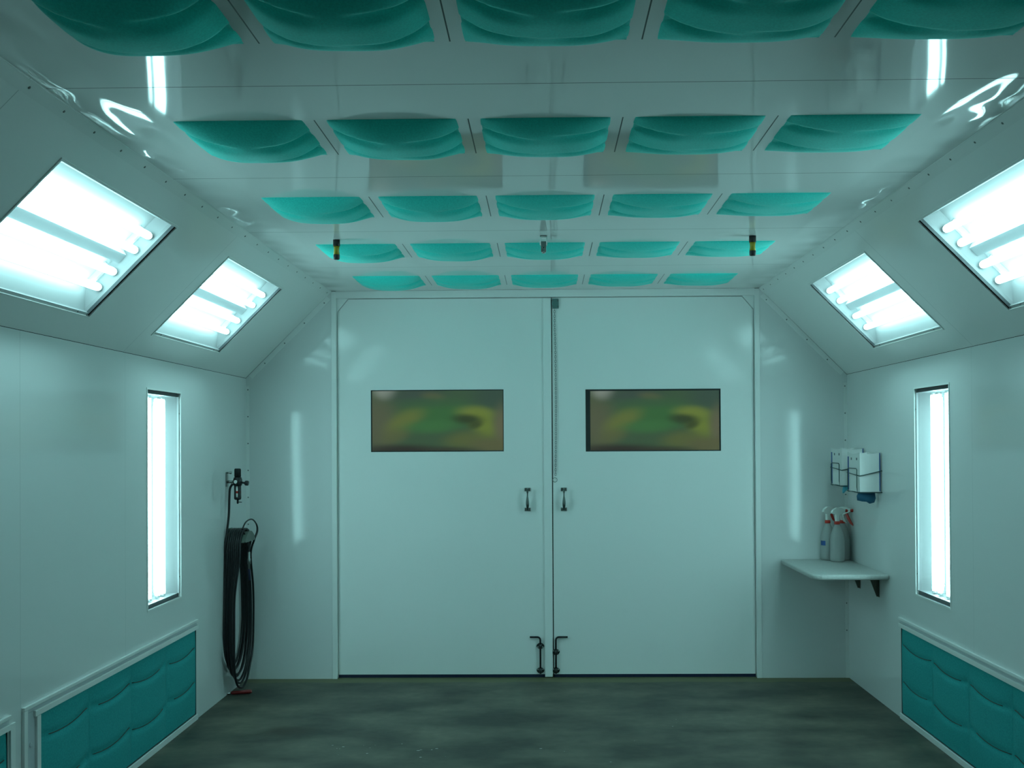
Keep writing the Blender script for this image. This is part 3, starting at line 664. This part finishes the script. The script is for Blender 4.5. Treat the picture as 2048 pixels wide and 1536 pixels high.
# glove cartons in wire holders on the right wall
def carton(y0, y1, dx, z0, z1, lab_box, lab_wire, lab_cloth, cloth_mat, cloth_name, dark):
    x0 = W - .012 - dx; x1 = W - .012
    t = empty('tissue_carton', ((x0 + x1) / 2, (y0 + y1) / 2, z0), label=lab_box, category='box', group='white cartons in wire holders')
    # carton sides with sagging top edge
    def side(p, q, nm, m_):
        mb = MB(); n = 10
        V = []
        for k in range(n + 1):
            u = k / n; V.append((p[0] + (q[0] - p[0]) * u, p[1] + (q[1] - p[1]) * u, z0))
        for k in range(n + 1):
            u = k / n; V.append((p[0] + (q[0] - p[0]) * u, p[1] + (q[1] - p[1]) * u, z1 - .010 * math.sin(math.pi * u)))
        mb.add(V, [(k, k + 1, n + 2 + k, n + 1 + k) for k in range(n)]); return mb
    mb = MB()
    for p, q in (((x0, y0), (x1, y0)), ((x0, y0), (x0, y1)), ((x0, y1), (x1, y1)), ((x1, y0), (x1, y1))): 
        s_ = side(p, q, '', None); mb.add(s_.v, s_.f)
    mb.add([(x0, y0, z0), (x1, y0, z0), (x1, y1, z0), (x0, y1, z0)], [(0, 1, 2, 3)])
    mb.add([(x0, y0, z1 - .014), (x1, y0, z1 - .014), (x1, y1, z1 - .014), (x0, y1, z1 - .014)], [(0, 1, 2, 3)])
    mb.build('carton', M['card'], t)
    MB().box((x0 - .001, y1 - .032, z0 + .004), (x0 - .0003, y1 - .002, z1 - .03)).build('print_and_shade_edge', M['cardblue'], t)
    MB().box((x1 - .007, y0 - .001, z0 + .004), (x1 - .0005, y0 - .0003, z1 - .004)).build('print_and_shade_edge', M['cardblue'], t)  # painted shading down the wall-side edge; the strip above is real print
    mb = MB()
    for yy in (y0 + .07, y1 - .09):
        mb.box((x0 - .0009, yy - .012, z1 - .052), (x0 - .0003, yy + .012, z1 - .036))
    mb.build('printed_marks', M['gasket'], t)
    # wire holder
    w = empty('wire_holder', (W, (y0 + y1) / 2, z0), label=lab_wire, category='wire holder', group='green wire holders on the right wall')
    zm = z0 + (z1 - z0) * .42; e = .004; r = .0030
    MB().tube([(W - .001, y0 - e, zm + .03), (x0 + .02, y0 - e, zm), (x0 - e, y0 - e, zm - .004), (x0 - e, y1 + e, zm + .012), (W - .001, y1 + e, zm + .03)], r, 7).build('middle_wire', M['greenwire'], w)
    ya, yb = y0 + .035, y1 - .035
    MB().tube([(W - .001, ya, z0 - .006), (x0 - e - .003, ya, z0 - .006), (x0 - e - .006, ya, z0 + .03), (x0 - e - .006, ya, zm + .036), (x0 - e - .006, ya + .016, zm + .044), (x0 - e - .006, yb - .016, zm + .044), (x0 - e - .006, yb, zm + .036), (x0 - e - .006, yb, z0 + .03), (x0 - e - .003, yb, z0 - .006), (W - .001, yb, z0 - .006)], r, 7).build('front_wire', M['greenwire'], w)
    MB().tube([(W - .001, y0 - e, z0 - .004), (x0 - e, y0 - e, z0 - .006), (x0 - e, y1 + e, z0 - .003)], r, 7).build('bottom_wire', M['greenwire'], w)
    # cloth or glove poking out of the slot underneath
    if dark: pl = [(x0 + .012, z0 - .0005), (x0 + .118, z0 - .0005), (x0 + .120, z0 - .045), (x0 + .112, z0 - .074), (x0 + .085, z0 - .082), (x0 + .060, z0 - .068), (x0 + .030, z0 - .066), (x0 + .004, z0 - .060), (x0 - .004, z0 - .030)]
    else: pl = [(x0 + .030, z0 - .0005), (x0 + .088, z0 - .0005), (x0 + .082, z0 - .022), (x0 + .050, z0 - .036), (x0 + .034, z0 - .056), (x0 + .020, z0 - .058), (x0 + .022, z0 - .03)]
    yy = y0 + .06; n = len(pl); cen = (sum(p[0] for p in pl) / n, sum(p[1] for p in pl) / n); mb = MB()
    V = [(p[0], yy + .010 * math.sin(i * 2.1), p[1]) for i, p in enumerate(pl)] + [(cen[0], yy - .022, cen[1])] + [(p[0], yy + .014 + .010 * math.sin(i * 2.1), p[1]) for i, p in enumerate(pl)] + [(cen[0], yy + .022, cen[1])]
    F = []
    for i in range(n):
        j = (i + 1) % n; F += [(i, j, n), (n + 1 + j, n + 1 + i, 2 * n + 1), (i, n + 1 + i, n + 1 + j, j)]
    mb.add(V, F, smooth=True)
    mb.build(cloth_name, M[cloth_mat], at=(cen[0], yy, z0 - .05), label=lab_cloth, category='glove' if dark else 'wipe')
carton(7.215, 7.50, .135, 1.406, 1.668, 'white carton in the front wire holder on the right wall', 'green wire holder around the front white carton', 'dark blue glove hanging out below the front white carton', 'glove', 'rubber_glove', True)
carton(7.590, 7.87, .150, 1.435, 1.695, 'white carton in the rear wire holder, beside the corner', 'green wire holder around the rear white carton', 'pale blue wipe poking out below the rear white carton', 'tissue', 'paper_wipe', False)

# white paint flecks on the floor
rnd = random.Random(11); mb = MB()
for (cx_, cy_, n_, sp_) in ((-1.03, 6.20, 12, .24), (-.85, 6.1, 4, .3), (.75, 6.72, 3, .2), (-.1, 6.0, 5, .5)):
    for k in range(n_):
        px, py, r_ = cx_ + rnd.gauss(0, sp_ * .5), cy_ + rnd.gauss(0, sp_ * .4), rnd.uniform(.0012, .0042); q = rnd.uniform(1, 3.2)
        mb.add([(px + r_ * q * math.cos(a), py + r_ * math.sin(a), .0008) for a in [6.2832 * j / 6 for j in range(6)]], [(0, 1, 2, 3, 4, 5)])
mb.build('paint_flecks', M['fleck'], at=(-.9, 6.3, 0), kind='stuff', label='white paint flecks scattered on the concrete floor', category='paint')

# ------------------------------------------------------------------ camera, world, view
f, sx, sy, pi_, ya, ro = 2166.1, 29.96, 97.1, .0087, -.0154, -.0056
c, s = math.cos(ya), math.sin(ya); Y = Matrix(((c, -s, 0), (s, c, 0), (0, 0, 1)))
c, s = math.cos(pi_), math.sin(pi_); P = Matrix(((1, 0, 0), (0, c, s), (0, -s, c)))
c, s = math.cos(ro), math.sin(ro); Rr = Matrix(((c, 0, s), (0, 1, 0), (-s, 0, c)))
A = Rr @ P @ Y
right, fwd, up = A[0], A[1], A[2]
cd = bpy.data.cameras.new('camera'); cam = bpy.data.objects.new('camera', cd); COL.objects.link(cam)
mw = Matrix(((right[0], up[0], -fwd[0], -.0125), (right[1], up[1], -fwd[1], 0), (right[2], up[2], -fwd[2], 1.75), (0, 0, 0, 1)))
cam.matrix_world = mw
cd.sensor_width = 36; cd.lens = f / 2048 * 36; cd.shift_x = -sx / 2048; cd.shift_y = sy / 2048; cd.clip_start = .05
sc.camera = cam
w = bpy.data.worlds.new('world'); sc.world = w; w.use_nodes = True
w.node_tree.nodes['Background'].inputs[0].default_value = (.02, .03, .03, 1); w.node_tree.nodes['Background'].inputs[1].default_value = .2
sc.view_settings.view_transform = 'Standard'; sc.view_settings.look = 'None'; sc.view_settings.gamma = 1; sc.view_settings.use_curve_mapping = False
sc.view_settings.exposure = 0.16
sc.cycles.use_denoising = True
sc.cycles.max_bounces = 14; sc.cycles.diffuse_bounces = 8; sc.cycles.glossy_bounces = 6; sc.cycles.transparent_max_bounces = 12
sc.cycles.sample_clamp_indirect = 8
